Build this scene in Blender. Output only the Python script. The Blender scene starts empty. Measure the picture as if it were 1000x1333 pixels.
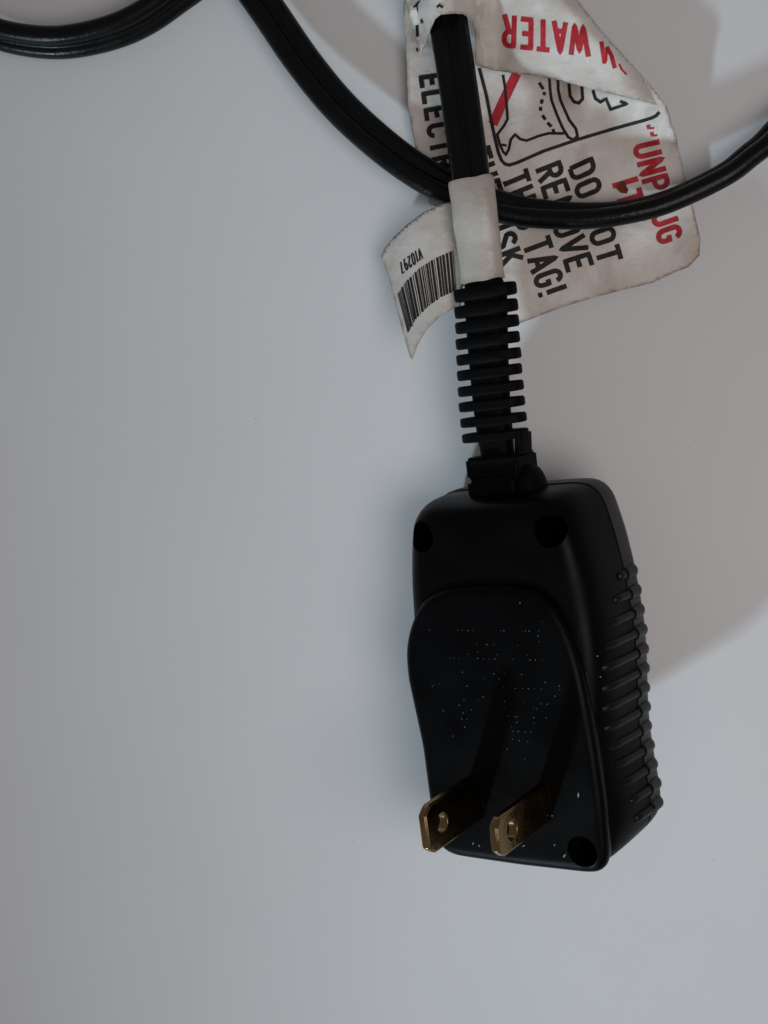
import bpy, bmesh, math, random
from mathutils import Vector, Matrix, noise
from mathutils.geometry import delaunay_2d_cdt

random.seed(7)
MM = 0.001
scene = bpy.context.scene
COL = scene.collection

# ------------------------------------------------------------ camera
# R, T: plug frame (x across, y towards the cord, z out of the blade face; mm)
# seen from the lens (x right, y down, z away).  F = focal length in pixels.
R = Matrix(((0.82134, -0.12993, -0.55545), (-0.04737, -0.98589, 0.16056), (-0.56847, -0.10556, -0.8159)))
T = Vector((20.815, 47.331, 215.335))
FOC = 1700.0
NT_CAM = Vector((-0.12, 0.14, -0.98)).normalized()      # the table's normal as the lens sees it
nt = (R.transposed() @ NT_CAM).normalized()             # ... in the plug frame
yt = (Vector((0, 1, 0)) - nt * nt.y).normalized()
xt = yt.cross(nt)
FRM = Matrix((xt, yt, nt))                              # plug frame -> table frame
PLUG_LIFT = 26.85                                       # mm from the blade base to the table
PLUG_POS = Vector((0, 0, PLUG_LIFT))


def plug2world(p):
    return (FRM @ Vector(p) + PLUG_POS) * MM


CAM_W = FRM @ (-(R.transposed() @ T)) + PLUG_POS        # mm
CR = R @ FRM.transposed()                               # table -> lens
cam_data = bpy.data.cameras.new('camera')
cam = bpy.data.objects.new('camera', cam_data)
COL.objects.link(cam)
bl = Matrix((CR[0], -CR[1], -CR[2])).transposed()        # Blender camera axes in the world
cam.matrix_world = Matrix.Translation(CAM_W * MM) @ bl.to_4x4()
cam_data.sensor_fit = 'VERTICAL'
cam_data.sensor_height = 36
cam_data.lens = FOC / 1333 * 36
cam_data.clip_start = 0.005
cam_data.clip_end = 20
scene.camera = cam

# ------------------------------------------------------------ light
world = bpy.data.worlds.new('World')
scene.world = world
world.use_nodes = True
bg = world.node_tree.nodes['Background']
bg.inputs[0].default_value = (0.62, 0.60, 0.60, 1)
bg.inputs[1].default_value = 0.23


def area(name, loc, target, size, power, color, shape='RECTANGLE', size_y=None, spread=None):
    d = bpy.data.lights.new(name, 'AREA')
    d.shape = shape
    d.size = size
    if size_y:
        d.size_y = size_y
    d.energy = power
    d.color = color
    if spread:
        d.spread = math.radians(spread)
    o = bpy.data.objects.new(name, d)
    COL.objects.link(o)
    o.location = loc
    o.rotation_euler = (Vector(target) - Vector(loc)).to_track_quat('-Z', 'Y').to_euler()
    return o




def on_table(px, py):
    d = CR.transposed() @ Vector(((px - 500) / FOC, (py - 666.5) / FOC, 1))
    return (CAM_W + d * (-CAM_W.z / d.z)) * MM


def spot(name, loc, target, edge, line, energy, color, soft, blend, length):
    """spot lamp with an oval pool of light: centre target, near edge through the table point
    edge, the edge running along the table direction line"""
    d = bpy.data.lights.new(name, 'SPOT')
    d.energy = energy
    d.color = color
    d.shadow_soft_size = soft
    o = bpy.data.objects.new(name, d)
    COL.objects.link(o)
    loc, target = Vector(loc), Vector(target)
    z = (loc - target).normalized()
    x = Vector(line)
    x = (x - z * x.dot(z)).normalized()
    y = z.cross(x)
    half = abs((Vector(edge) - target).dot(y))
    d.spot_size = 2 * math.atan(half / (loc - target).length)
    d.spot_blend = blend
    o.matrix_world = Matrix.Translation(loc) @ Matrix((x, y, z)).transposed().to_4x4() @ Matrix.Diagonal((length / half, 1, 1, 1))


# cool light, low, from below left of the picture; warm room lamp from the right
EL = on_table(330, 1250) - on_table(235, 650)
spot('cool_lamp', (-0.84, -1.04, 0.62), on_table(690, 620), on_table(175, 900), EL, 57, (0.68, 0.89, 1.0), 0.06, 0.2, 0.3)
area('room_lamp', (0.122, 0.006, 0.33), (0.04, 0.03, 0), 0.21, 0.34, (1.0, 0.925, 0.90), 'DISK')

scene.view_settings.view_transform = 'Standard'
scene.view_settings.look = 'None'
scene.view_settings.exposure = 0.07
scene.view_settings.gamma = 1


# ------------------------------------------------------------ helpers
def ray(px, py):
    d = CR.transposed() @ Vector(((px - 500) / FOC, (py - 666.5) / FOC, 1))
    return d


def at(px, py, h):
    """table-frame point (metres) at height h mm on the sight line of a photo pixel"""
    d = ray(px, py)
    t = (h - CAM_W.z) / d.z
    return (CAM_W + d * t) * MM


def link(name, me, mat, parent=None):
    o = bpy.data.objects.new(name, me)
    COL.objects.link(o)
    if mat:
        me.materials.append(mat)
    if parent:
        o.parent = parent
    return o


def empty(name, label, cat, loc=(0, 0, 0)):
    o = bpy.data.objects.new(name, None)
    COL.objects.link(o)
    o.location = loc
    o.empty_display_size = 0.01
    o['label'] = label
    o['category'] = cat
    return o


def bm_obj(name, bm, mat, parent=None, smooth=True, angle=35):
    bmesh.ops.recalc_face_normals(bm, faces=bm.faces)
    me = bpy.data.meshes.new(name)
    bm.to_mesh(me)
    bm.free()
    if smooth:
        me.shade_smooth()
        me.set_sharp_from_angle(angle=math.radians(angle))
    return link(name, me, mat, parent)


def loft(bm, rings, cap0=True, cap1=True, closed=True):
    vs = [[bm.verts.new(p) for p in r] for r in rings]
    n = len(rings[0])
    for a, b in zip(vs[:-1], vs[1:]):
        for i in range(n if closed else n - 1):
            j = (i + 1) % n
            bm.faces.new((a[i], a[j], b[j], b[i]))
    if cap0:
        bm.faces.new(vs[0][::-1])
    if cap1:
        bm.faces.new(vs[-1])
    return vs


def boolean(obj, cutters, op='DIFFERENCE'):
    for c in cutters:
        m = obj.modifiers.new('b', 'BOOLEAN')
        m.operation = op
        m.solver = 'EXACT'
        m.object = c
    dg = bpy.context.evaluated_depsgraph_get()
    me = bpy.data.meshes.new_from_object(obj.evaluated_get(dg))
    old = obj.data
    obj.modifiers.clear()
    obj.data = me
    me.name = old.name
    for c in cutters:
        bpy.data.objects.remove(c)
    me.shade_smooth()
    me.set_sharp_from_angle(angle=math.radians(32))
    return obj


# ------------------------------------------------------------ materials
def mat(name, color, rough=0.5, metal=0.0, spec=0.5, bump=0.0, bscale=900, cvar=0.0, cscale=60, rvar=0.0):
    m = bpy.data.materials.new(name)
    m.use_nodes = True
    nt_ = m.node_tree
    N, L = nt_.nodes, nt_.links
    b = N['Principled BSDF']
    b.inputs['Base Color'].default_value = (*color, 1)
    b.inputs['Roughness'].default_value = rough
    b.inputs['Metallic'].default_value = metal
    b.inputs['Specular IOR Level'].default_value = spec
    tc = N.new('ShaderNodeTexCoord')
    if bump:
        nz = N.new('ShaderNodeTexNoise')
        nz.inputs['Scale'].default_value = bscale
        nz.inputs['Detail'].default_value = 4
        L.new(tc.outputs['Object'], nz.inputs['Vector'])
        bp = N.new('ShaderNodeBump')
        bp.inputs['Strength'].default_value = bump
        bp.inputs['Distance'].default_value = 0.0002
        L.new(nz.outputs['Fac'], bp.inputs['Height'])
        L.new(bp.outputs['Normal'], b.inputs['Normal'])
    if cvar or rvar:
        nz = N.new('ShaderNodeTexNoise')
        nz.inputs['Scale'].default_value = cscale
        nz.inputs['Detail'].default_value = 6
        L.new(tc.outputs['Object'], nz.inputs['Vector'])
        if cvar:
            mr = N.new('ShaderNodeMapRange')
            mr.inputs['From Min'].default_value = 0.3
            mr.inputs['From Max'].default_value = 0.7
            mr.inputs['To Min'].default_value = 1 - cvar
            mr.inputs['To Max'].default_value = 1 + cvar
            L.new(nz.outputs['Fac'], mr.inputs['Value'])
            vm = N.new('ShaderNodeVectorMath')
            vm.operation = 'SCALE'
            vm.inputs[0].default_value = color
            L.new(mr.outputs[0], vm.inputs['Scale'])
            L.new(vm.outputs[0], b.inputs['Base Color'])
        if rvar:
            mr = N.new('ShaderNodeMapRange')
            mr.inputs['From Min'].default_value = 0.3
            mr.inputs['From Max'].default_value = 0.7
            mr.inputs['To Min'].default_value = rough - rvar
            mr.inputs['To Max'].default_value = rough + rvar
            L.new(nz.outputs['Fac'], mr.inputs['Value'])
            L.new(mr.outputs[0], b.inputs['Roughness'])
    return m


M_TABLE = mat('white_laminate', (0.74, 0.745, 0.76), 0.5, spec=0.35, bump=0.12, bscale=700, cvar=0.018, cscale=22)
M_BLACK = mat('black_plastic', (0.0013, 0.0013, 0.0016), 0.38, spec=0.08, bump=0.08, bscale=1800, cvar=0.2, cscale=120, rvar=0.08)
M_BLACK2 = mat('black_back_plastic', (0.009, 0.008, 0.008), 0.5, spec=0.4, bump=0.3, bscale=2500, cvar=0.2, cscale=150, rvar=0.06)
M_RIB = mat('brightened_rib_plastic', (0.0035, 0.0034, 0.0036), 0.38, spec=0.22, bump=0.2, bscale=2200)  # same plastic as the shell, lightened and shinier to bring out rib highlights
M_RUBBER = mat('black_rubber', (0.0016, 0.0016, 0.002), 0.6, spec=0.08, bump=0.3, bscale=1500, cvar=0.2, cscale=200)
M_CORD = mat('black_cord_vinyl', (0.0014, 0.0016, 0.002), 0.3, spec=0.24, bump=0.3, bscale=1600, cvar=0.2, cscale=200, rvar=0.06)
M_CORE = mat('seam_black', (0.004, 0.004, 0.004), 0.8, spec=0.1)
M_SPECK = mat('painted_glint', (0.10, 0.10, 0.11), 0.4)  # pale grey colour stands in for glints on the moulded dots
M_BRASS = mat('worn_brass', (0.26, 0.175, 0.08), 0.22, metal=1.0, bump=0.2, bscale=1500, cvar=0.14, cscale=260, rvar=0.06)
M_INK = mat('black_print', (0.014, 0.011, 0.011), 0.6, spec=0.3, cvar=0.4, cscale=900)
M_RED = mat('red_print', (0.48, 0.02, 0.035), 0.55, spec=0.3, cvar=0.25, cscale=900)
M_RUST = mat('rust_stain', (0.20, 0.035, 0.015), 0.7, spec=0.2, cvar=0.5, cscale=900)


def tag_material(name, color, dirt=0.5):
    m = bpy.data.materials.new(name)
    m.use_nodes = True
    N, L = m.node_tree.nodes, m.node_tree.links
    b = N['Principled BSDF']
    b.inputs['Roughness'].default_value = 0.42
    b.inputs['Specular IOR Level'].default_value = 0.4
    tc = N.new('ShaderNodeTexCoord')
    nz = N.new('ShaderNodeTexNoise')
    nz.inputs['Scale'].default_value = 110
    nz.inputs['Detail'].default_value = 8
    L.new(tc.outputs['Object'], nz.inputs['Vector'])
    # blotches
    r1 = N.new('ShaderNodeValToRGB')
    r1.color_ramp.elements[0].position = 0.32
    r1.color_ramp.elements[0].color = (color[0] * 0.84, color[1] * 0.80, color[2] * 0.76, 1)
    r1.color_ramp.elements[1].position = 0.62
    r1.color_ramp.elements[1].color = (*color, 1)
    L.new(nz.outputs['Fac'], r1.inputs['Fac'])
    # grime worn into the cut edges
    at_ = N.new('ShaderNodeAttribute')
    at_.attribute_name = 'edge'
    nz2 = N.new('ShaderNodeTexNoise')
    nz2.inputs['Scale'].default_value = 420
    nz2.inputs['Detail'].default_value = 5
    L.new(tc.outputs['Object'], nz2.inputs['Vector'])
    mul = N.new('ShaderNodeMath')
    mul.operation = 'MULTIPLY'
    L.new(at_.outputs['Fac'], mul.inputs[0])
    mr = N.new('ShaderNodeMapRange')
    mr.inputs['From Min'].default_value = 0.3
    mr.inputs['From Max'].default_value = 0.62
    mr.inputs['To Min'].default_value = 0.35
    mr.inputs['To Max'].default_value = 1.3
    L.new(nz2.outputs['Fac'], mr.inputs['Value'])
    L.new(mr.outputs[0], mul.inputs[1])
    mul2 = N.new('ShaderNodeMath')
    mul2.operation = 'MULTIPLY'
    mul2.use_clamp = True
    mul2.inputs[1].default_value = dirt
    L.new(mul.outputs[0], mul2.inputs[0])
    mx = N.new('ShaderNodeMix')
    mx.data_type = 'RGBA'
    mx.inputs[7].default_value = (0.17, 0.12, 0.085, 1)
    L.new(mul2.outputs[0], mx.inputs[0])
    L.new(r1.outputs['Color'], mx.inputs[6])
    # yellow-brown spots
    at2 = N.new('ShaderNodeAttribute')
    at2.attribute_name = 'stain'
    mx2 = N.new('ShaderNodeMix')
    mx2.data_type = 'RGBA'
    mx2.inputs[7].default_value = (0.36, 0.22, 0.10, 1)
    L.new(at2.outputs['Fac'], mx2.inputs[0])
    L.new(mx.outputs[2], mx2.inputs[6])
    L.new(mx2.outputs[2], b.inputs['Base Color'])
    nz3 = N.new('ShaderNodeTexNoise')
    nz3.inputs['Scale'].default_value = 260
    nz3.inputs['Detail'].default_value = 6
    nz3.inputs['Roughness'].default_value = 0.6
    L.new(tc.outputs['Object'], nz3.inputs['Vector'])
    bp = N.new('ShaderNodeBump')
    bp.inputs['Strength'].default_value = 0.5
    bp.inputs['Distance'].default_value = 0.0007
    L.new(nz3.outputs['Fac'], bp.inputs['Height'])
    L.new(bp.outputs['Normal'], b.inputs['Normal'])
    return m


M_TAG = tag_material('soiled_white_vinyl', (0.74, 0.695, 0.66), 0.6)
M_SLEEVE = tag_material('grey_white_sleeve_vinyl', (0.52, 0.47, 0.43), 0.7)
M_SLEEVE.node_tree.nodes['Principled BSDF'].inputs['Roughness'].default_value = 0.33
M_LABEL = tag_material('soiled_white_label', (0.62, 0.575, 0.54), 0.6)

# ------------------------------------------------------------ tabletop
bm = bmesh.new()
bmesh.ops.create_cube(bm, size=1, matrix=Matrix.Translation((0, 0.03, -0.0125)) @ Matrix.Diagonal((1.6, 1.4, 0.025, 1)))
bmesh.ops.bevel(bm, geom=[e for e in bm.edges], offset=0.002, segments=3, affect='EDGES')
tab = bm_obj('tabletop', bm, M_TABLE)
tab['kind'] = 'structure'
tab['label'] = 'smooth plain white tabletop under the plug'

# a few crumbs of dust on the surface
b = bmesh.new()
for px, py, r in [(333, 545, .09), (459, 1094, .08), (404, 27, .07), (142, 905, .07), (930, 1120, .08), (690, 1240, .07), (255, 1010, .06), (905, 575, .07), (120, 300, .06), (420, 820, .06)]:
    p = on_table(px, py)
    bmesh.ops.create_icosphere(b, subdivisions=1, radius=r * MM, matrix=Matrix.Translation(p + Vector((0, 0, r * .4 * MM))) @ Matrix.Diagonal((1.5, 1, .5, 1)))
dust = bm_obj('dust', b, mat('dark_dust', (0.25, 0.24, 0.24), 0.8))
dust['kind'] = 'stuff'
dust['label'] = 'a few tiny dark dust specks on the white tabletop'
dust['category'] = 'dust'

# ============================================================ PLUG
plug = empty('power_plug', 'black two blade hair dryer safety plug with finned strain relief, blades up', 'plug', PLUG_POS * MM)
plug.rotation_euler = FRM.to_euler()

# --- side profile of the shell at the seam (half width by y), mm
SIDE = [(-8.6, 17.0), (-6.5, 18.2), (-3, 18.4), (2, 18.0), (8, 17.75), (14, 18.1), (20, 18.7), (25, 18.9), (30, 18.7), (36, 18.2), (42, 17.3), (46, 16.3)]


def lerp_table(tb, v):
    if v <= tb[0][0]:
        return tb[0][1]
    for (a, x), (b, y) in zip(tb[:-1], tb[1:]):
        if v <= b:
            k = (v - a) / (b - a)
            return x + (y - x) * k
    return tb[-1][1]


def smooth_closed(pts, n):
    """resample a closed polyline evenly, then relax it a little"""
    P = [Vector(p) for p in pts]
    Ls = [0]
    for i in range(len(P)):
        Ls.append(Ls[-1] + (P[(i + 1) % len(P)] - P[i]).length)
    out = []
    for k in range(n):
        s = Ls[-1] * k / n
        for i in range(len(P)):
            if s <= Ls[i + 1]:
                t = (s - Ls[i]) / (Ls[i + 1] - Ls[i] + 1e-9)
                out.append(P[i].lerp(P[(i + 1) % len(P)], t))
                break
    for _ in range(3):
        out = [(out[i - 1] + out[i] * 2 + out[(i + 1) % n]) / 4 for i in range(n)]
    return out


def inset(pts, d):
    """move a closed counter-clockwise outline inwards by d"""
    n = len(pts)
    q = []
    for i in range(n):
        t = (pts[(i + 1) % n] - pts[i - 1]).normalized()
        q.append(pts[i] + Vector((-t.y, t.x)) * d)
    return q


NP = 168


def outline(w_off, ytop, ybot, rt=4.2, rb=2.5):
    """counter-clockwise plan outline; w_off changes the half width"""
    right = []
    # bottom right corner
    hw = lerp_table(SIDE, ybot + rb) + w_off
    for k in range(9):
        a = -math.pi / 2 + math.pi / 2 * k / 8
        right.append((hw - rb + rb * math.cos(a), ybot + rb + rb * math.sin(a)))
    y = ybot + rb + 1
    while y < ytop - rt - 0.8:
        right.append((lerp_table(SIDE, y) + w_off, y))
        y += 1.5
    hw = lerp_table(SIDE, ytop - rt) + w_off
    for k in range(9):
        a = math.pi / 2 * k / 8
        right.append((hw - rt + rt * math.cos(a), ytop - rt + rt * math.sin(a)))
    left = [(-x, y) for x, y in reversed(right)]
    pts = right + left
    # slightly bowed bottom end
    return smooth_closed(pts, NP)


def ring3(pts, z):
    return [(p.x * MM, p.y * MM, z * MM) for p in pts]


# front shell: levels (z, width offset, top y, bottom y)
bm = bmesh.new()
rings = []
base_levels = [(-13.75, 0.0, 50.0, -9.4), (-11.5, -0.25, 49.9, -9.9), (-9, -0.55, 49.8, -10.4), (-7, -0.85, 49.6, -10.8),
               (-5.4, -1.25, 49.2, -11.2), (-4.0, -1.75, 48.7, -11.3), (-2.9, -2.5, 48.0, -11.0), (-2.2, -3.5, 47.0, -10.2),
               (-1.75, -4.8, 45.7, -9.0), (-1.6, -6.2, 44.3, -7.6)]
for z, w, yt_, yb in base_levels:
    rings.append(ring3(outline(w, yt_, yb), z))
loft(bm, rings)
front = bm_obj('front_shell', bm, M_BLACK, plug)
front.rotation_euler = (0, 0, 0)

# raised plateau that carries the blades and the moulded text
PR = [(0, -11.9), (12.6, -11.8), (14.6, -11.4), (15.7, -10.4), (16.2, -8), (16.5, 0), (16.3, 8), (15.9, 15), (15.4, 21), (14.5, 26), (13.3, 29.6), (11.6, 32.9), (8.8, 35.1), (5, 35.8), (0, 35.9)]
PLF = [(12.6, -11.6), (14.9, -10.9), (16.2, -9.4), (16.7, -7), (16.7, 0), (16.7, 8), (17.4, 15), (17.9, 20), (17.6, 24.5), (16.5, 28), (14.4, 31.6), (12.0, 34.0), (8.8, 35.3), (5, 35.8)]
PLo = smooth_closed(PR + [(-x, y) for x, y in reversed(PLF)], NP)


def plat_solid(grow=0):
    b = bmesh.new()
    lv = [(-7.5, 2.4), (-5.0, 1.1), (-3.4, 0.5), (-2.0, 0.1), (-1.2, 0.12), (-0.6, 0.4), (-0.25, 0.85), (-0.06, 1.4), (0, 2.0)]
    loft(b, [ring3(inset(PLo, e), z) for z, e in lv])
    return b


plat = bm_obj('platform', plat_solid(), M_BLACK, plug)


def cyl(name, x, y, z0, z1, r, seg=40, r1=None):
    b = bmesh.new()
    r1 = r1 or r
    rr = []
    for z, q in ((z0, r), (z1, r1)):
        rr.append([((x + q * math.cos(2 * math.pi * k / seg)) * MM, (y + q * math.sin(2 * math.pi * k / seg)) * MM, z * MM) for k in range(seg)])
    loft(b, rr)
    return bm_obj(name, b, None, plug)


HOLES = [(12.0, 44.0), (-12.2, 44.0), (12.1, -7.8)]
cuts = []
for hx, hy in HOLES:
    cuts.append(cyl('c', hx, hy, -9.5, 4, 2.6))
bpy.context.view_layer.update()
boolean(front, [plat], 'UNION')
bpy.context.view_layer.update()
boolean(front, cuts)

# seam core (dark gap between the shells)
bm = bmesh.new()
loft(bm, [ring3(outline(-0.75, 49.3, -8.6), z) for z in (-14.9, -13.2)])
bm_obj('seam_core', bm, M_CORE, plug)

# back shell
bm = bmesh.new()
rings = []
for z, w, yt_, yb in [(-21.6, -5.0, 46.0, -4.0), (-21.5, -3.6, 47.4, -5.4), (-21.0, -2.2, 48.8, -6.6), (-20.2, -1.0, 49.8, -7.7), (-19.2, -0.3, 50.2, -8.3),
                      (-18.0, 0.0, 50.3, -8.7), (-16.0, 0.05, 50.3, -9.0), (-14.35, 0.05, 50.2, -9.3)]:
    rings.append(ring3(outline(w, yt_, yb), z))
loft(bm, rings)
bm_obj('back_shell', bm, M_BLACK2, plug)

# grip ribs on the sides: one object each on the right, left-hand ones the same way
ZST = [-9.0, -8.0, -7.0, -6.0, -4.9, -4.4, -4.2, -4.2, -4.4, -5.2, -7.0, -9.5, -12]


def level_off(z):
    tb = sorted((a, b) for a, b, _, _ in base_levels)
    return lerp_table(tb, z)


def rib_mesh(y, z0, z1, half, high, back=False):
    """half-round rib following the side wall from z0 to z1 (mm)"""
    b = bmesh.new()
    n = 7
    rr = []
    for k in range(n):
        z = z0 + (z1 - z0) * k / (n - 1)
        off = level_off(z) if not back else (0.02 if z > -18.4 else -0.5)
        x0 = lerp_table(SIDE, y) + off
        e = 1.0
        if k == 0:
            e = 0.12
        if k == 1:
            e = 0.85
        ring = []
        for j in range(9):
            a = math.pi * j / 8
            ring.append(((x0 - 0.25 + (high * e + 0.25) * math.sin(a)) * MM, (y + half * (0.6 + 0.4 * e) * math.cos(a)) * MM, z * MM))
        ring.append(((x0 - 0.9) * MM, (y - half * .6) * MM, z * MM))
        ring.append(((x0 - 0.9) * MM, (y + half * .6) * MM, z * MM))
        rr.append(ring)
    loft(b, rr)
    return b


RIB_Y = [-5.2 + 3.31 * k for k in range(13)]
for side in (1, -1):
    for k, y in enumerate(RIB_Y):
        for back in (False, True):
            b = rib_mesh(y, ZST[k], -13.8, 0.82, 0.62) if not back else rib_mesh(y, -19.4, -14.3, 1.15, 0.8, True)
            if side < 0:
                for v in b.verts:
                    v.co.x = -v.co.x
            bm_obj('grip_rib', b, M_BLACK2 if back else M_RIB, plug, angle=60)


# --- blades
def blade(x, w):
    th = 1.5
    Lb = 17.0
    hw = w / 2
    prof = [(-hw, -3), (hw, -3), (hw, Lb - 1.9), (hw - 0.35, Lb - 1.25), (hw - 1.3, Lb - 0.1), (-hw + 1.3, Lb - 0.1), (-hw + 0.35, Lb - 1.25), (-hw, Lb - 1.9)]
    b = bmesh.new()
    v0 = [b.verts.new(((x - th / 2) * MM, y * MM, z * MM)) for y, z in prof]
    v1 = [b.verts.new(((x + th / 2) * MM, y * MM, z * MM)) for y, z in prof]
    n = len(prof)
    b.faces.new(v0[::-1])
    b.faces.new(v1)
    for i in range(n):
        b.faces.new((v0[i], v0[(i + 1) % n], v1[(i + 1) % n], v1[i]))
    bmesh.ops.bevel(b, geom=[e for e in b.edges if abs(e.verts[0].co.x - e.verts[1].co.x) < 1e-6], offset=0.24 * MM, segments=2, affect='EDGES')
    o = bm_obj('blade', b, M_BRASS, plug)
    seg = 32
    c = bmesh.new()
    loft(c, [[((x + dx) * MM, 1.6 * math.cos(2 * math.pi * k / seg) * MM, (Lb - 4.6 + 1.6 * math.sin(2 * math.pi * k / seg)) * MM) for k in range(seg)] for dx in (-3, 3)])
    co = bm_obj('c', c, None, plug)
    bpy.context.view_layer.update()
    boolean(o, [co])
    m = o.modifiers.new('bev', 'BEVEL')
    m.width = 0.16 * MM
    m.segments = 2
    m.limit_method = 'ANGLE'
    m.angle_limit = math.radians(50)
    return o


blade(-6.35, 7.94)['label'] = 'wider brass blade on the left'
blade(6.35, 6.35)

# blade slots: slim dark collars where the blades leave the face
for x, w in ((-6.35, 7.94), (6.35, 6.35)):
    b = bmesh.new()
    hw = w / 2 + 0.35
    loft(b, [[((x + sx * 1.05) * MM, sy * hw * MM, z * MM) for sx, sy in ((-1, -1), (1, -1), (1, 1), (-1, 1))] for z in (-0.5, 0.07)])
    bmesh.ops.bevel(b, geom=b.edges[:], offset=0.05 * MM, segments=1, affect='EDGES')
    bm_obj('blade_collar', b, M_BLACK, plug)


# --- pixel -> plug frame at a given z (same camera, used to read positions off the photograph)
CP = -(R.transposed() @ T)


def on_plug(px, py, z):
    d = R.transposed() @ Vector(((px - 500) / FOC, (py - 666.5) / FOC, 1))
    t = (z - CP.z) / d.z
    return CP + d * t


# moulded lettering as rows of tiny dots, their glints painted in pale grey
SP1 = [(559, 820), (596, 820.5), (602, 820), (609, 820.5), (616, 820.5), (652, 821), (656, 821), (680, 821), (684, 821.5), (689, 821.5), (621, 839), (634, 839), (643, 839),
       (674, 840), (622, 849), (609, 851.5), (647, 852), (586, 856.5), (592, 857), (597.5, 857), (622, 857), (629.5, 857.5), (636.5, 857.5), (644, 857.5), (668, 858), (687, 853),
       (690, 859), (697, 859), (602, 875), (657, 876.5), (679, 878), (643, 877), (650, 884), (631, 883), (566, 891), (572, 891), (608, 893), (655, 895), (663, 895.5), (671, 896), (681, 896),
       (688, 896.5), (696, 897), (629, 907), (604, 911), (598, 918), (657, 913), (657, 920.5), (683, 915), (577, 925), (603, 928), (601, 935.5), (608, 936.5), (661, 932), (670, 932.5),
       (673, 933), (673, 940), (695, 922), (695, 934), (695, 941), (605, 946.5), (666, 946), (668, 952), (675, 952), (684, 953), (691, 953), (590, 958), (667, 962), (676, 964), (687, 965),
       (660, 975), (683, 988), (706, 809.5), (701.5, 821.5), (700.5, 828), (702, 835), (706, 860), (728, 893), (729, 898), (722.5, 906), (711, 934), (704.5, 916), (712.5, 916.5), (699, 922.5),
       (705, 897), (710, 888), (550, 787), (623, 912), (563, 893), (614, 924)]
b = bmesh.new()
for i, (px, py) in enumerate(SP1):
    p = on_plug(px, py, 0.02)
    r = random.choice((0.07, 0.09, 0.12))
    bmesh.ops.create_icosphere(b, subdivisions=1, radius=r * MM, matrix=Matrix.Translation(p * MM) @ Matrix.Diagonal((1, 1, .6, 1)))
o = bm_obj('moulded_text_dots', b, M_SPECK, plug)
o['kind'] = 'stuff'
# lint and scratches near the blades
b = bmesh.new()
for px, py, l, a in [(753, 1035, 1.0, 1.4), (735, 1114, 0.9, 0.9), (682, 1101, 0.7, 0.4), (616, 1098, 0.6, 1.1), (624, 1101, 0.5, 2.2), (722, 1100, 0.45, 1.0), (685, 1062, 0.3, 0.5),
                     (719, 1062, 0.3, 0.2), (778, 854, 0.3, 0.1), (782, 881, 0.3, 0.3), (677, 785, .25, 0)]:
    p = on_plug(px, py, 0.05)
    d = Vector((math.cos(a), math.sin(a), 0)) * l / 2
    nrm = Vector((-d.y, d.x, 0)).normalized() * (0.16 if l > 0.8 else 0.09)
    q = [p - d, p + nrm, p + d, p - nrm]
    loft(b, [[(v + Vector((0, 0, z))) * MM for v in q] for z in (0, 0.05)])
o = bm_obj('lint', b, mat('pale_lint', (0.3, 0.3, 0.3), 0.8), plug)
o['kind'] = 'stuff'


# --- strain relief
def oval(cx, cy, cz, hx, hz, n=32, p=2.6, ax=Vector((0, 1, 0))):
    r = []
    for k in range(n):
        a = 2 * math.pi * k / n
        c, s = math.cos(a), math.sin(a)
        x = hx * math.copysign(abs(c) ** (2 / p), c)
        z = hz * math.copysign(abs(s) ** (2 / p), s)
        r.append((x, z))
    return [((cx + x) * MM, cy * MM, (cz + z) * MM) for x, z in r]


ZR = -12.0
# fin centres in the photo (left end, right end)
FL = [(590.5, 384.4), (591, 406), (592, 426.4), (592.6, 447), (593.4, 467.7), (594.3, 488), (595.5, 510), (596.5, 530), (598.6, 551), (600.8, 571.6)]
FR = [(673, 376), (674.7, 397.6), (676, 418), (677, 439.6), (678.8, 460.5), (680, 481), (682, 501), (683.6, 521.7), (685.8, 542), (688.6, 562)]
sr = bpy.data.objects.new('strain_relief', None)
fc = []
for a, c in zip(FL, FR):
    pm = on_plug((a[0] + c[0]) / 2, (a[1] + c[1]) / 2, ZR)
    wid = (on_plug(*c, ZR) - on_plug(*a, ZR)).length
    fc.append((pm, wid))
# core
b = bmesh.new()
rr = []
n = len(fc)
for i, (pm, wid) in enumerate(fc):
    k = i / (n - 1)
    hx = 3.75 * (1 - k) + 3.1 * k
    hz = 2.6 * (1 - k) + 2.2 * k
    rr.append(oval(pm.x, pm.y, ZR, hx, hz, p=2.4))
pend = Vector((fc[-1][0].x + 0.1, fc[-1][0].y - 6, ZR))
ptop = Vector((fc[0][0].x - 0.05, fc[0][0].y + 2.1, ZR))
rr.insert(0, oval(ptop.x, ptop.y, ZR, 3.1, 2.3, p=2.4))
rr.append(oval(pend.x, pend.y, ZR, 2.7, 2.2, p=2.4))
loft(b, rr)
core = bm_obj('strain_relief', b, M_RUBBER, plug)
for i, (pm, wid) in enumerate(fc):
    b = bmesh.new()
    hz = 3.0
    hx = (wid - 1.0) / 2
    t = 1.06 - 0.032 * i
    rr = [oval(pm.x, pm.y - t, ZR, hx * 0.9, hz * 0.86), oval(pm.x, pm.y - t * .97, ZR, hx - 0.22, hz - 0.2), oval(pm.x, pm.y - t * 0.66, ZR, hx, hz), oval(pm.x, pm.y + t * 0.66, ZR, hx, hz),
          oval(pm.x, pm.y + t * .97, ZR, hx - 0.22, hz - 0.2), oval(pm.x, pm.y + t, ZR, hx * 0.9, hz * 0.86)]
    loft(b, rr)
    bm_obj('fin', b, M_RUBBER, core)
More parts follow.
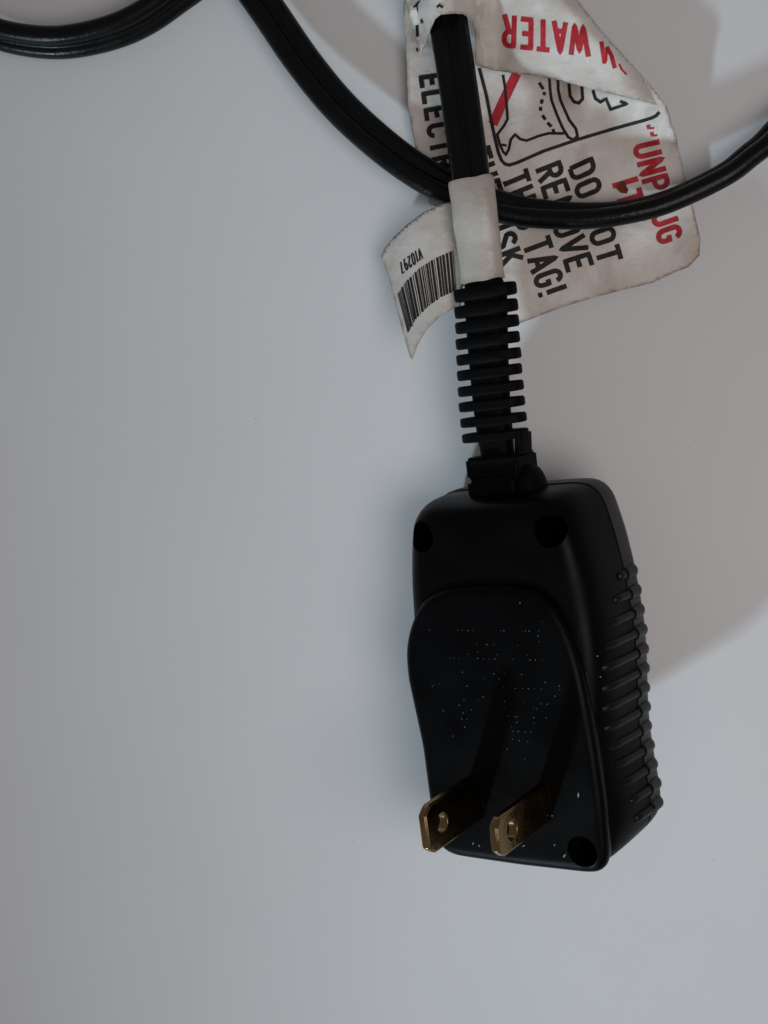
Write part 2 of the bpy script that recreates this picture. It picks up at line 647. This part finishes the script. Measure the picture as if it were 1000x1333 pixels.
# side webs joining the lowest fins (right)
b = bmesh.new()
q0, q1 = on_plug(682, 563, ZR), on_plug(683, 590, ZR)
loft(b, [oval(q0.x - .2, q0.y, ZR, 0.75, 2.2, p=4), oval(q1.x - .2, q1.y, ZR, 0.75, 2.2, p=4)])
bm_obj('web', b, M_RUBBER, core)


def block(name, l, r, ytop, ybot, z0, z1, rad=0.6, mt=M_RUBBER, parent=None):
    b = bmesh.new()
    bmesh.ops.create_cube(b, size=1, matrix=Matrix.Translation(((l + r) / 2 * MM, (ytop + ybot) / 2 * MM, (z0 + z1) / 2 * MM)) @ Matrix.Diagonal(((r - l) * MM, (ytop - ybot) * MM, (z1 - z0) * MM, 1)))
    bmesh.ops.bevel(b, geom=b.edges[:], offset=rad * MM, segments=3, affect='EDGES')
    return bm_obj(name, b, mt, parent or plug)


c0 = on_plug(604, 600, ZR + 1)
c1 = on_plug(691, 590, ZR + 1)
block('collar', c0.x + 1.6, c1.x - 1.4, c1.y + 0.2, c1.y - 3.6, ZR - 4, ZR + 3.6, 0.5)
d0 = on_plug(607, 620, ZR + 1)
d1 = on_plug(694, 620, ZR + 1)
block('collar', d0.x + 1.6, d1.x - 1.9, c1.y - 3.3, 48.5, ZR - 4.5, ZR + 4.3, 0.8)
# domed shoulder beside the collar
b = bmesh.new()
e1 = on_plug(700, 622, ZR)
rr = []
for k in range(9):
    a = math.pi / 2 * k / 8
    rr.append([(x, y, z) for x, y, z in oval(e1.x - 2.1, 48.2 + (c1.y - 1.8 - 48.2) * math.sin(a), ZR, 0.2 + 3.2 * math.cos(a) ** 0.7, 0.2 + 3.4 * math.cos(a) ** 0.7, p=2.4)])
loft(b, rr)
bm_obj('shoulder', b, M_RUBBER, plug)


# ============================================================ CORD (twin flat lead, one run)
def catmull(P, n):
    out = []
    for i in range(len(P) - 1):
        p0 = P[max(i - 1, 0)]
        p1, p2 = P[i], P[i + 1]
        p3 = P[min(i + 2, len(P) - 1)]
        for k in range(n):
            t = k / n
            out.append(0.5 * ((2 * p1) + (p2 - p0) * t + (2 * p0 - 5 * p1 + 4 * p2 - p3) * t * t + (3 * p1 - p0 - 3 * p2 + p3) * t ** 3))
    out.append(P[-1])
    return out


top_w = plug2world((ptop.x, ptop.y, ZR))
print('relief top height mm', top_w.z * 1000)
plug_x_w = (FRM @ Vector((1, 0, 0)))
# (px, py, height mm, tilt of the flat side in degrees)
RUN = [(633, 385, None, 27), (628, 360, None, 25), (623, 320, None, 22), (618, 275, 15.2, 18), (612, 225, 14.0, 8), (604, 165, 12.2, 0), (594, 95, 10.8, -4), (584, 30, 10, -6), (577, -30, 9, 0),
       (568, -130, 7, 0), (540, -260, 5, 10), (470, -390, 4, 10), (370, -430, 3.6, 10), (280, -370, 3, 10), (243, -250, 2.6, 15), (262, -120, 3.0, 18),
       (305, -50, 3.4, 20), (352, 18, 3.8, 20), (396, 82, 4.2, 20), (444, 140, 4.8, 22), (500, 191, 5.2, 26), (552, 228, 6.0, 30), (605, 254, 6.8, 36), (655, 270, 6.8, 44), (700, 278, 6.8, 54),
       (760, 281, 7.4, 64), (815, 276, 7.8, 72), (870, 262, 8.0, 76), (940, 229, 8.0, 76), (975, 203, 7.6, 74), (1008, 174, 7, 70), (1080, 90, 5, 50), (1120, -60, 3, 20), (1090, -280, 3, 15), (960, -480, 3, 10),
       (760, -600, 7, 10), (560, -560, 10, 10), (440, -400, 10, 15), (360, -200, 8.5, 25), (290, -62, 6, 40), (222, 0, 5.2, 48), (165, 35, 5.0, 52), (100, 53, 5.0, 54), (45, 54, 5.0, 54), (-15, 40, 5, 54), (-80, 5, 5, 52), (-150, -60, 4, 40), (-220, -160, 4, 10), (-400, -260, 4, 0)]
pts, tilt = [], []
for px, py, h, tl in RUN:
    if h is None:
        # continue the plug's own axis up from the strain relief
        p = on_plug(px, py, ZR)
        pts.append(plug2world((p.x, p.y, ZR)))
    else:
        pts.append(at(px, py, h))
    tilt.append(Vector((tl, 0, 0)))
SUB = 10
path = catmull(pts, SUB)
tl = catmull(tilt, SUB)


def sweep(path, tilts, prof, name, m, parent, fixed_side=None):
    b = bmesh.new()
    rr = []
    n = len(path)
    for i, p in enumerate(path):
        t = (path[min(i + 1, n - 1)] - path[max(i - 1, 0)]).normalized()
        side = t.cross(Vector((0, 0, 1))).normalized()
        upv = side.cross(t).normalized()
        a = math.radians(tilts[i].x)
        s2 = side * math.cos(a) + upv * math.sin(a)
        u2 = upv * math.cos(a) - side * math.sin(a)
        rr.append([p + (s2 * x + u2 * y) * MM for x, y in prof])
    loft(b, rr)
    return bm_obj(name, b, m, parent, angle=50)


def twin_profile(r=1.66, off=1.55, n=25):
    # two round cores moulded side by side with a groove between them
    P = []
    g = math.radians(38)
    for k in range(n):
        a = -math.pi + g + (2 * math.pi - 2 * g) * k / (n - 1)
        P.append((off + r * math.cos(a), r * math.sin(a)))
    Q = [(-x, -y) for x, y in P]
    return P + Q


cord_parent_inv = (Matrix.Translation(PLUG_POS * MM) @ FRM.to_4x4()).inverted()
cord = sweep(path, tl, twin_profile(), 'cord', M_CORD, None)
cord.data.transform(cord_parent_inv)
cord.parent = plug
cord['label'] = 'long black flat twin cord looping away from the plug'


# ============================================================ TAGS
def facets(seed, box, n, amp):
    """crumple: random heights joined by flat facets (creases between them)"""
    rnd = random.Random(seed)
    x0, y0, x1, y1 = box
    P = [Vector((rnd.uniform(x0, x1), rnd.uniform(y0, y1))) for _ in range(n)]
    P += [Vector(c) for c in ((x0 - 50, y0 - 50), (x1 + 50, y0 - 50), (x0 - 50, y1 + 50), (x1 + 50, y1 + 50))]
    Z = [rnd.uniform(-amp, amp) for _ in P]
    vo, _, fo, ov, _, _ = delaunay_2d_cdt(P, [], [], 0, 1e-4)
    zz = [Z[o[0]] if o else 0 for o in ov]
    tris = [(vo[f[0]], vo[f[1]], vo[f[2]], zz[f[0]], zz[f[1]], zz[f[2]]) for f in fo]
    tris = [(a, b, c, za, zb, zc, min(a.x, b.x, c.x), max(a.x, b.x, c.x), min(a.y, b.y, c.y), max(a.y, b.y, c.y)) for a, b, c, za, zb, zc in tris]

    def f(x, y):
        for a, b, c, za, zb, zc, lx, hx, ly, hy in tris:
            if lx <= x <= hx and ly <= y <= hy:
                d = (b.y - c.y) * (a.x - c.x) + (c.x - b.x) * (a.y - c.y)
                if abs(d) < 1e-9:
                    continue
                l1 = ((b.y - c.y) * (x - c.x) + (c.x - b.x) * (y - c.y)) / d
                l2 = ((c.y - a.y) * (x - c.x) + (a.x - c.x) * (y - c.y)) / d
                l3 = 1 - l1 - l2
                if l1 >= -1e-6 and l2 >= -1e-6 and l3 >= -1e-6:
                    return l1 * za + l2 * zb + l3 * zc
        return 0
    return f


def sstep(a, b, x):
    t = min(max((x - a) / (b - a), 0), 1)
    return t * t * (3 - 2 * t)


def seg_dist(p, a, b):
    ab = b - a
    t = max(0, min(1, (p - a).dot(ab) / (ab.dot(ab) + 1e-12)))
    return (p - a - ab * t).length


def in_poly(x, y, P):
    c = False
    n = len(P)
    for i in range(n):
        x0, y0 = P[i]
        x1, y1 = P[i - 1]
        if (y0 > y) != (y1 > y) and x < (x1 - x0) * (y - y0) / (y1 - y0) + x0:
            c = not c
    return c


def dense(poly, step, wob=0.0, seed=0):
    out = []
    n = len(poly)
    for i in range(n):
        a, b = Vector(poly[i]), Vector(poly[(i + 1) % n])
        k = max(1, int((b - a).length / step))
        for j in range(k):
            p = a.lerp(b, j / k)
            if wob:
                q = noise.noise_vector(Vector((p.x * .06, p.y * .06, seed)))
                q2 = noise.noise_vector(Vector((p.x * .25, p.y * .25, seed + 9)))
                p = p + Vector((q.x + .4 * q2.x, q.y + .4 * q2.y)) * wob
            out.append(p)
    return out


def sheet(name, poly, H, m, parent, step=5.0, thick=0.14, stains=(), wob=0.55, seed=1, clean=()):
    B = dense(poly, step * 0.6, wob, seed)
    tb = [(p.x, p.y) for p in B]
    x0, x1 = min(p[0] for p in tb), max(p[0] for p in tb)
    y0, y1 = min(p[1] for p in tb), max(p[1] for p in tb)
    P = list(B)
    rnd = random.Random(seed)
    y = y0
    while y < y1:
        x = x0
        while x < x1:
            q = (x + rnd.uniform(-.2, .2) * step, y + rnd.uniform(-.2, .2) * step)
            if in_poly(q[0], q[1], tb):
                P.append(Vector(q))
            x += step
        y += step
    nb = len(B)
    edges = [(i, (i + 1) % nb) for i in range(nb)]
    vo, eo, fo, _, _, _ = delaunay_2d_cdt([Vector(p) for p in P], edges, [], 1, 1e-4)
    verts, edge, stain = [], [], []
    PB = [Vector(p) for p in poly]
    for v in vo:
        verts.append(at(v.x, v.y, H(v.x, v.y)))
        d = min(seg_dist(v, PB[i], PB[(i + 1) % len(PB)]) for i in range(len(PB)) if i not in clean)
        edge.append(max(0, 1 - d / 3.6) ** 1.1 + 0.12 * max(0, 1 - d / 22))
        s = 0
        for sx, sy, sr_, k in stains:
            s = max(s, k * max(0, 1 - ((v.x - sx) ** 2 + (v.y - sy) ** 2) ** .5 / sr_))
        stain.append(s)
    me = bpy.data.meshes.new(name)
    me.from_pydata(verts, [], [list(f) for f in fo])
    me.update()
    if me.polygons and sum(p.normal.z for p in me.polygons) < 0:
        me.flip_normals()
    for nm, vals in (('edge', edge), ('stain', stain)):
        a = me.attributes.new(nm, 'FLOAT', 'POINT')
        a.data.foreach_set('value', vals)
    me.shade_smooth()
    me.set_sharp_from_angle(angle=math.radians(28))
    o = link(name, me, m, parent)
    md = o.modifiers.new('thickness', 'SOLIDIFY')
    md.thickness = thick * MM
    md.offset = -1
    return o


# ---- print: strokes given in photo pixels, laid on a sheet's surface
def ribbon(bm, pts, w, H, lift=0.08, step=2.0, closed=False):
    P = [Vector(p) for p in pts]
    if closed:
        P = P + [P[0]]
    q = [P[0]]
    for a, b in zip(P[:-1], P[1:]):
        k = max(1, int((b - a).length / step))
        for j in range(1, k + 1):
            q.append(a.lerp(b, j / k))
    n = len(q)
    Ls, Rs = [], []
    for i in range(n):
        if closed:
            a = q[i - 1] if i > 0 else q[-2]
            c = q[i + 1] if i < n - 1 else q[1]
        else:
            a = q[max(i - 1, 0)]
            c = q[min(i + 1, n - 1)]
        d1 = (q[i] - a)
        d2 = (c - q[i])
        if d1.length < 1e-6:
            d1 = d2
        if d2.length < 1e-6:
            d2 = d1
        d1, d2 = d1.normalized(), d2.normalized()
        t = (d1 + d2)
        t = t.normalized() if t.length > 1e-3 else d1
        nn = Vector((-t.y, t.x))
        k = 1 / max(0.82, nn.dot(Vector((-d1.y, d1.x))))
        wj = w * (1 + 0.07 * noise.noise(Vector((q[i].x * .3, q[i].y * .3, 3))))
        Ls.append(q[i] + nn * wj / 2 * k)
        Rs.append(q[i] - nn * wj / 2 * k)
    vs = []
    for l, c, r in zip(Ls, q, Rs):
        vs.append([bm.verts.new(at(p.x, p.y, H(p.x, p.y) + lift)) for p in (l, c, r)])
    for a, b in zip(vs[:-1], vs[1:]):
        for k in range(2):
            bm.faces.new((a[k], a[k + 1], b[k + 1], b[k]))


def arc(cx, cy, rx, ry, a0, a1, n=6):
    return [(cx + rx * math.cos(math.radians(a0 + (a1 - a0) * k / n)), cy + ry * math.sin(math.radians(a0 + (a1 - a0) * k / n))) for k in range(n + 1)]


# condensed block capitals, each in a box 1 wide and 1 high (centre lines)
a0, b0, c0_, d0_ = 0.14, 0.86, 0.07, 0.93
GL = {
    'D': [[(a0, c0_), (a0, d0_), (0.5, d0_)] + arc(.52, .70, .34, .23, 90, 0, 4) + arc(.52, .30, .34, .23, 0, -90, 4) + [(a0, c0_)]],
    'O': [arc(.5, .72, .36, .22, 180, 0, 8) + arc(.5, .28, .36, .22, 0, -180, 8) + [(.14, .72)]],
    'R': [[(a0, 0), (a0, d0_), (.5, d0_)] + arc(.52, .72, .34, .21, 90, -90, 7) + [(a0, .51)], [(.5, .51), (.9, 0)]],
    'E': [[(.92, d0_), (a0, d0_), (a0, c0_), (.92, c0_)], [(a0, .51), (.8, .51)]],
    'M': [[(.1, 0), (.1, d0_), (.5, .3), (.9, d0_), (.9, 0)]],
    'V': [[(.06, 1), (.5, .06), (.94, 1)]],
    'N': [[(.14, 0), (.14, .95), (.86, .05), (.86, 1)]],
    'T': [[(.02, d0_), (.98, d0_)], [(.5, .9), (.5, 0)]],
    'H': [[(.14, 0), (.14, 1)], [(.86, 0), (.86, 1)], [(.14, .5), (.86, .5)]],
    'I': [[(.5, 0), (.5, 1)]],
    'S': [arc(.5, .73, .35, .2, 10, 180, 6) + [(.18, .62), (.82, .38)] + arc(.5, .27, .35, .2, 0, -170, 6)],
    'K': [[(.14, 0), (.14, 1)], [(.86, 1), (.18, .42)], [(.38, .58), (.9, 0)]],
    'A': [[(.05, 0), (.5, .96), (.95, 0)], [(.22, .3), (.78, .3)]],
    'G': [arc(.5, .72, .36, .21, 10, 180, 7) + arc(.5, .28, .36, .21, 180, 360, 7) + [(.86, .48), (.55, .48)]],
    '!': [[(.5, .3), (.5, 1)], [(.5, 0), (.5, .15)]],
    'L': [[(a0, 1), (a0, c0_), (.9, c0_)]],
    'C': [arc(.5, .72, .36, .21, 0, 180, 7) + arc(.5, .28, .36, .21, 180, 360, 7)],
    'U': [[(.14, 1), (.14, .3)] + arc(.5, .28, .36, .21, 180, 360, 8) + [(.86, 1)]],
    'P': [[(a0, 0), (a0, d0_), (.5, d0_)] + arc(.52, .70, .34, .23, 90, -90, 7) + [(a0, .47)]],
    'W': [[(.02, 1), (.26, .06), (.5, .85), (.74, .06), (.98, 1)]],
    'F': [[(.92, d0_), (a0, d0_), (a0, 0)], [(a0, .5), (.8, .5)]],
    '1': [[(.25, .8), (.55, 1), (.55, 0)]],
    '0': [arc(.5, .72, .34, .25, 180, 0, 8) + arc(.5, .28, .34, .25, 0, -180, 8) + [(.16, .72)]],
    '2': [arc(.5, .72, .34, .24, 170, -20, 6) + [(.14, .05), (.9, .05)]],
    '9': [arc(.5, .68, .34, .28, 0, 360, 12), [(.84, .68), (.84, .4), (.6, .02), (.3, .04)]],
    '7': [[(.1, .95), (.88, .95), (.45, 0)]],
}
WID = {'I': 0.42, '!': 0.45, ' ': 0.5, 'M': 1.3, 'W': 1.35, '1': .7}


def text_line(bm, s, B0, B1, U0, U1, w, H, gap=0.22, lift=0.08):
    """lay a line of capitals between two baseline points; U0, U1 = cap height vectors at the ends"""
    B0, B1, U0, U1 = Vector(B0), Vector(B1), Vector(U0), Vector(U1)
    tot = sum(WID.get(c, 1) for c in s) + gap * (len(s) - 1)
    x = 0
    for c in s:
        wd = WID.get(c, 1)
        for st in GL.get(c, []):
            pp = []
            for gx, gy in st:
                k = (x + gx * wd) / tot
                pp.append(B0.lerp(B1, k) + U0.lerp(U1, k) * gy)
            ribbon(bm, pp, w, H, lift)
        x += wd + gap


# ---------- warning tag: lower sheet
tagx = at(740, 240, 0)
warn = empty('warning_tag', 'large crumpled white plastic warning tag printed in red and black, folded over the cord', 'tag', (0, 0, 0))
cr1 = facets(3, (480, -80, 930, 460), 70, 0.62)
cr2 = facets(11, (480, -80, 930, 460), 320, 0.2)
cr3 = facets(21, (500, -80, 700, 120), 110, 1.3)


def H_low(x, y):
    # rises off the table towards the cord and the fold
    h = 2.9
    h += 0.6 * sstep(620, 560, x)
    h += 1.8 * sstep(835, 900, x) * sstep(330, 180, y)        # the right edge curls up
    h -= 0.8 * sstep(330, 430, y)
    h += 0.9 * sstep(90, 0, y)
    dfold = abs((x - 745) * .766 - (y + 8) * .643)
    h += 4.5 * math.exp(-(dfold / 50.0) ** 2) * sstep(215, 120, y)
    h += cr1(x, y) + cr2(x, y)
    h += cr3(x, y) * sstep(90, 30, y) * sstep(640, 560, x) * 0.8
    h += 0.12 * noise.noise(Vector((x * .03, y * .03, 2)))
    # pressed flat under the crossing cord
    yc = 268 if x > 600 else 268 - (600 - x) * .7
    k = max(0, 1 - abs(y - yc) / 60)
    return max(0.5, h * (1 - .15 * k))


LOW = [(527, -90), (525, 25), (530, 85), (531, 140), (541, 195), (553, 240), (560, 266), (577, 272), (600, 300), (622, 408), (650, 432), (682, 419), (740, 397), (800, 380), (850, 368), (862, 362),
       (897, 347), (911, 332), (912, 312), (906, 285), (897, 250), (889, 220), (880, 178), (868, 140), (840, 103), (790, 48), (745, -8), (690, -90)]
sheet('tag_sheet', LOW, H_low, M_TAG, warn, 5, 0.14, stains=[(738, 128, 22, .55), (905, 330, 22, .5), (885, 160, 12, .3), (730, 210, 8, .15), (750, 118, 10, .5)], seed=4,
      clean=(23, 24, 25, 26, 27))

# ---------- upper layer: passes over the cord and folds back at the right
FA, FB = Vector((745, -8)), Vector((870, 141))
cu1 = facets(5, (480, -120, 900, 180), 50, 0.6)
cu2 = facets(15, (480, -120, 900, 180), 240, 0.2)
cu3 = facets(25, (510, -120, 660, 110), 120, 1.9)


def H_up(x, y):
    # distance inside the diagonal fold
    ab = (FB - FA).normalized()
    d = abs((Vector((x, y)) - FA).cross(ab)) if True else 0
    k = min(1, d / 42)
    rise = 3.4 * math.sqrt(max(0, 1 - (1 - k) ** 2))
    base = H_low(x, y) * .6 + 1.6 + 0.25
    far = sstep(870, 830, x)
    h = base + rise * (0.25 + .75 * far) + .2
    # over the cord
    cxx = 585 + (y - 30) * .13
    dome = max(0, 1 - ((x - cxx) / 37.0) ** 2)
    h += 7.2 * dome ** .7
    h += 1.6 * sstep(645, 690, x) * sstep(110, 40, y) - 0.9 * math.exp(-((x - 648) / 11.0) ** 2)
    if x < 570:
        h += -1.5 * sstep(560, 535, x)
    h += (cu1(x, y) + cu2(x, y)) * min(1, d / 14)
    h += cu3(x, y) * sstep(575, 545, x) * .9 + cu3(x, y) * math.exp(-((x - 630) / 14.0) ** 2) * .35
    return h


UP = [(526, -90), (527, 0), (533, 22), (541, 50), (547, 75), (552, 62), (559, 40), (566, 25), (574, 19), (590, 17.5), (604, 18.5), (613, 24), (619, 38), (620, 60), (620, 84), (640, 91), (666, 95), (700, 99), (735, 106), (760, 113),
      (785, 120), (815, 127), (845, 134), (869, 140), (840, 103), (790, 48), (745, -8), (690, -90)]
sheet('folded_flap', UP, H_up, M_TAG, warn, 4.5, 0.14, seed=6, stains=[(640, 84, 16, .25), (862, 138, 10, .4), (640, 40, 25, .12)], clean=(24, 25, 26, 27))

# ---------- black and red print
bk = bmesh.new()
text_line(bk, 'DO NOT', (739, 218), (780, 346), (32.5, -15), (31, -9), 6.5, H_low)
text_line(bk, 'REMOVE', (697, 221), (738.5, 357), (32.5, -13), (35.5, -11), 6.5, H_low)
text_line(bk, 'THIS TAG!', (653, 232), (702, 389), (33, -14), (37, -13), 6.5, H_low)
text_line(bk, 'THE RISK', (606, 199), (651, 350), (31, -11), (31, -12), 6.5, H_low)
text_line(bk, 'ELECTRIC', (545.5, 99), (569, 256), (30, -4), (31, -8), 6.3, H_low)
b1 = bm_obj('black_lettering', bk, M_INK, warn)
rd = bmesh.new()
text_line(rd, 'UNPLUG', (823, 190), (858, 320), (35, -8), (31, -12), 6.8, H_low)
text_line(rd, 'IT', (796.5, 238), (806, 274), (33, -10), (33, -10), 7.0, H_low, gap=.3)
for qx, qy in ((845.5, 166), (850, 175.5)):
    ribbon(rd, [(qx - 3.5, qy), (qx + 1.5, qy - 1.5)], 5.6, H_low)
    ribbon(rd, [(qx, qy + 1.5), (qx + 6, qy + .5)], 2.6, H_low)
bm_obj('red_lettering', rd, M_RED, warn)
rw = bmesh.new()
text_line(rw, 'WATER', (765, 33), (655, 18.5), (1.5, 41), (-1.5, 43), 6.6, H_up, gap=.28)
for st, w in (([(783, 54), (787, 83)], 5.5), ([(790, 63), (789, 80)], 3.0), ([(790, 61), (796, 72), (800.5, 89)], 5.5), ([(806, 83), (810, 91), (816, 97)], 2.6)):
    ribbon(rw, st, w, H_up)
bm_obj('red_lettering', rw, M_RED, warn)

Z8 = lambda L_: [(620 + x / 4.545, 80 + y / 4.545) for x, y in L_]
pk = bmesh.new()
ribbon(pk, Z8([(18, 40), (60, 200), (85, 330), (110, 450), (132, 540), (150, 585), (170, 607), (195, 613), (240, 600), (400, 530), (600, 462), (800, 402), (1000, 347), (1040, 334), (1064, 322), (1084, 300)]), 4.4, H_low)
ribbon(pk, Z8([(158, 80), (170, 150), (178, 240), (186, 340), (165, 380), (125, 432), (140, 490), (160, 535), (176, 552), (193, 520), (205, 462), (230, 432), (262, 460), (300, 468), (370, 441), (430, 425), (520, 426)]), 3.6, H_low)
ribbon(pk, Z8([(150, 492), (180, 498)]), 3.2, H_low)
for s_ in ([(372, 125), (398, 165)], [(405, 180), (401, 200)], [(391, 224), (386, 250)], [(380, 268), (383, 292)], [(392, 318), (410, 345)], [(422, 362), (445, 386)], [(454, 400), (460, 420)]):
    ribbon(pk, Z8(s_), 4.4, H_low)
ribbon(pk, Z8([(433, 100), (438, 170), (446, 230), (480, 320), (515, 400), (545, 448), (575, 464), (600, 442), (590, 398), (550, 345), (500, 232), (486, 170), (483, 100)]), 3.8, H_low)
ribbon(pk, Z8([(548, 130), (556, 205), (580, 240), (608, 246), (630, 222), (624, 140)]), 4.2, H_low)
ribbon(pk, Z8([(690, 170), (705, 220), (735, 241), (760, 225)]), 4.2, H_low)
ribbon(pk, Z8([(765, 215), (795, 284), (892, 252), (850, 236)]), 4.0, H_low)
# crumpled fragments of words at the top left
Z7 = lambda L_: [(500 + x / 6.25, y / 6.25) for x, y in L_]
for s_, w in (([(272, 388), (276, 420)], 4), ([(268, 205), (272, 300)], 4), ([(268, 40), (290, 140), (312, 190)], 3.2), ([(240, 60), (262, 40), (288, 8)], 2.6), ([(430, 60), (450, 40), (480, 62)], 3)):
    ribbon(pk, Z7(s_), w, lambda x, y: max(H_low(x, y), H_up(x, y) if in_poly(x, y, UP) else 0), lift=0.1)
bm_obj('pictogram', pk, M_INK, warn)['label'] = 'black outline drawing of a bathtub inside a round-cornered box'
rs = bmesh.new()
ribbon(rs, Z8([(240, 70), (165, 225), (98, 372)]), 12.5, H_low, lift=0.06)
bm_obj('red_slash', rs, M_RED, warn)
# rust mark over the word IT
ru = bmesh.new()
pts_r = [(804, 238), (809, 236), (814, 236), (815, 241), (818, 247), (816, 252), (808, 251), (802, 245)]
cc = ru.verts.new(at(809.5, 242, H_low(809.5, 242) + .13))
vv = [ru.verts.new(at(x, y, H_low(x, y) + 0.13)) for x, y in pts_r]
for i in range(len(vv)):
    ru.faces.new((cc, vv[i], vv[(i + 1) % len(vv)]))
bm_obj('rust_mark', ru, M_RUST, warn)

# ---------- barcode label: sleeve round the cord + curled flag
code = empty('barcode_label', 'small curled white barcode label wrapped round the cord as a sleeve', 'label', (0, 0, 0))


def sleeve():
    b = bmesh.new()
    ia, ib = 1 * SUB + 0, 4 * SUB - 2
    # stretch of the cord path between photo rows 360 and 236
    sel = [i for i in range(len(path) // 4) if True]
    import_pts = []
    for i in sel[:5 * SUB]:
        p = path[i]
        c = CR @ (p / MM - CAM_W)
        yy = c.y / c.z * FOC + 666.5
        import_pts.append((i, yy))
    idx = [i for i, yy in import_pts if 232 <= yy <= 364]
    rr = []
    n = 36
    rings_o, rings_i = [], []
    for q, i in enumerate(idx):
        p = path[i]
        t = (path[i + 1] - path[max(i - 1, 0)]).normalized()
        side = t.cross(Vector((0, 0, 1))).normalized()
        upv = side.cross(t).normalized()
        a = math.radians(tl[i].x)
        s2 = side * math.cos(a) + upv * math.sin(a)
        u2 = upv * math.cos(a) - side * math.sin(a)
        for off, lst in ((0.28, rings_o), (0.10, rings_i)):
            ring = []
            for k in range(n):
                an = 2 * math.pi * k / n
                c, s = math.cos(an), math.sin(an)
                x = (3.55 + off) * math.copysign(abs(c) ** (2 / 2.1), c)
                y = (2.3 + off) * math.copysign(abs(s) ** (2 / 2.1), s)
                w = 0.10 * noise.noise(Vector((k * .35, q * .18, 1)))
                # torn, uneven ends
                e = 0
                if q == 0:
                    e = -0.4 - 0.25 * noise.noise(Vector((c * 1.3, s * 1.3, 4)))
                if q == len(idx) - 1:
                    e = 0.5 * noise.noise(Vector((c * 1.3, s * 1.3, 7)))
                ring.append(p + (s2 * (x * (1 + w * .4)) + u2 * (y + w) + t * e) * MM)
            lst.append(ring)
    vs = loft(b, rings_o + rings_i[::-1], False, False)
    for j in range(n):
        k = (j + 1) % n
        b.faces.new((vs[-1][j], vs[-1][k], vs[0][k], vs[0][j]))
    o = bm_obj('sleeve', b, M_SLEEVE, code)
    at_ = o.data.attributes.new('edge', 'FLOAT', 'POINT')
    nr = len(rings_o)
    vals = []
    for v in range(len(o.data.vertices)):
        r = (v // n)
        r = r if r < nr else 2 * nr - 1 - r
        d = min(r, nr - 1 - r)
        vals.append(0.45 if d == 0 else (0.12 if d == 1 else 0.02))
    at_.data.foreach_set('value', vals)
    return o


sleeve()
cf = facets(31, (480, 240, 610, 480), 14, 0.3)


def H_flag(x, y):
    k = (595 - x) / 100.0
    # curls: leaves the sleeve, arches up, dips to the table at its outer corner
    return 11.5 + 2.2 * math.sin(min(1, max(0, k)) * math.pi * .8) - 8.2 * max(0, k) ** 1.6 + cf(x, y) * .5 + 1.0 * (y - 370) / 100 * (1 - k)


FLAG = [(588, 262), (572, 267), (552, 276), (531, 291), (513, 308), (501, 323), (495.5, 335), (500, 345), (506, 362), (513, 388), (522, 424), (530, 452), (534, 466), (536.5, 468), (539, 461), (543, 449), (550, 437), (560, 424), (574, 411), (592, 401), (600, 397), (606, 340),
        (604, 290)]
sheet('flag', FLAG, H_flag, M_LABEL, code, 4.5, 0.14, seed=9, wob=0.5, clean=(19, 20, 21, 22), stains=[(535, 466, 7, .9), (508, 345, 12, .3)])
bc = bmesh.new()
Tp = [(517.5, 383), (528, 367), (545, 350), (565, 337), (592, 325)]
Bt = [(531, 434), (541, 416), (556, 400), (574, 387), (596, 377)]


def along(P, k):
    P = [Vector(p) for p in P]
    Ls = [0]
    for a, b in zip(P[:-1], P[1:]):
        Ls.append(Ls[-1] + (b - a).length)
    s = k * Ls[-1]
    for i in range(len(P) - 1):
        if s <= Ls[i + 1] + 1e-9:
            return P[i].lerp(P[i + 1], (s - Ls[i]) / (Ls[i + 1] - Ls[i]))
    return P[-1]


rnd = random.Random(42)
k = 0.0
bars = 0
while k < 0.97:
    w = rnd.choice((1.0, 1.4, 2.0, 2.8, 3.6))
    kk = k + w / 2 / 88
    ribbon(bc, [along(Tp, kk), along(Bt, kk)], w * (0.82 + .18 * k), H_flag, 0.05, step=4)
    k += (w + rnd.choice((0.7, 0.8, 1.1, 1.7))) / 88
    bars += 1
bm_obj('barcode', bc, M_INK, code)
tn = bmesh.new()
text_line(tn, 'V10297', (547, 321.5), (519.5, 343), (3.5, 15), (4, 14), 2.0, H_flag, gap=.25)
bm_obj('black_lettering', tn, M_INK, code)
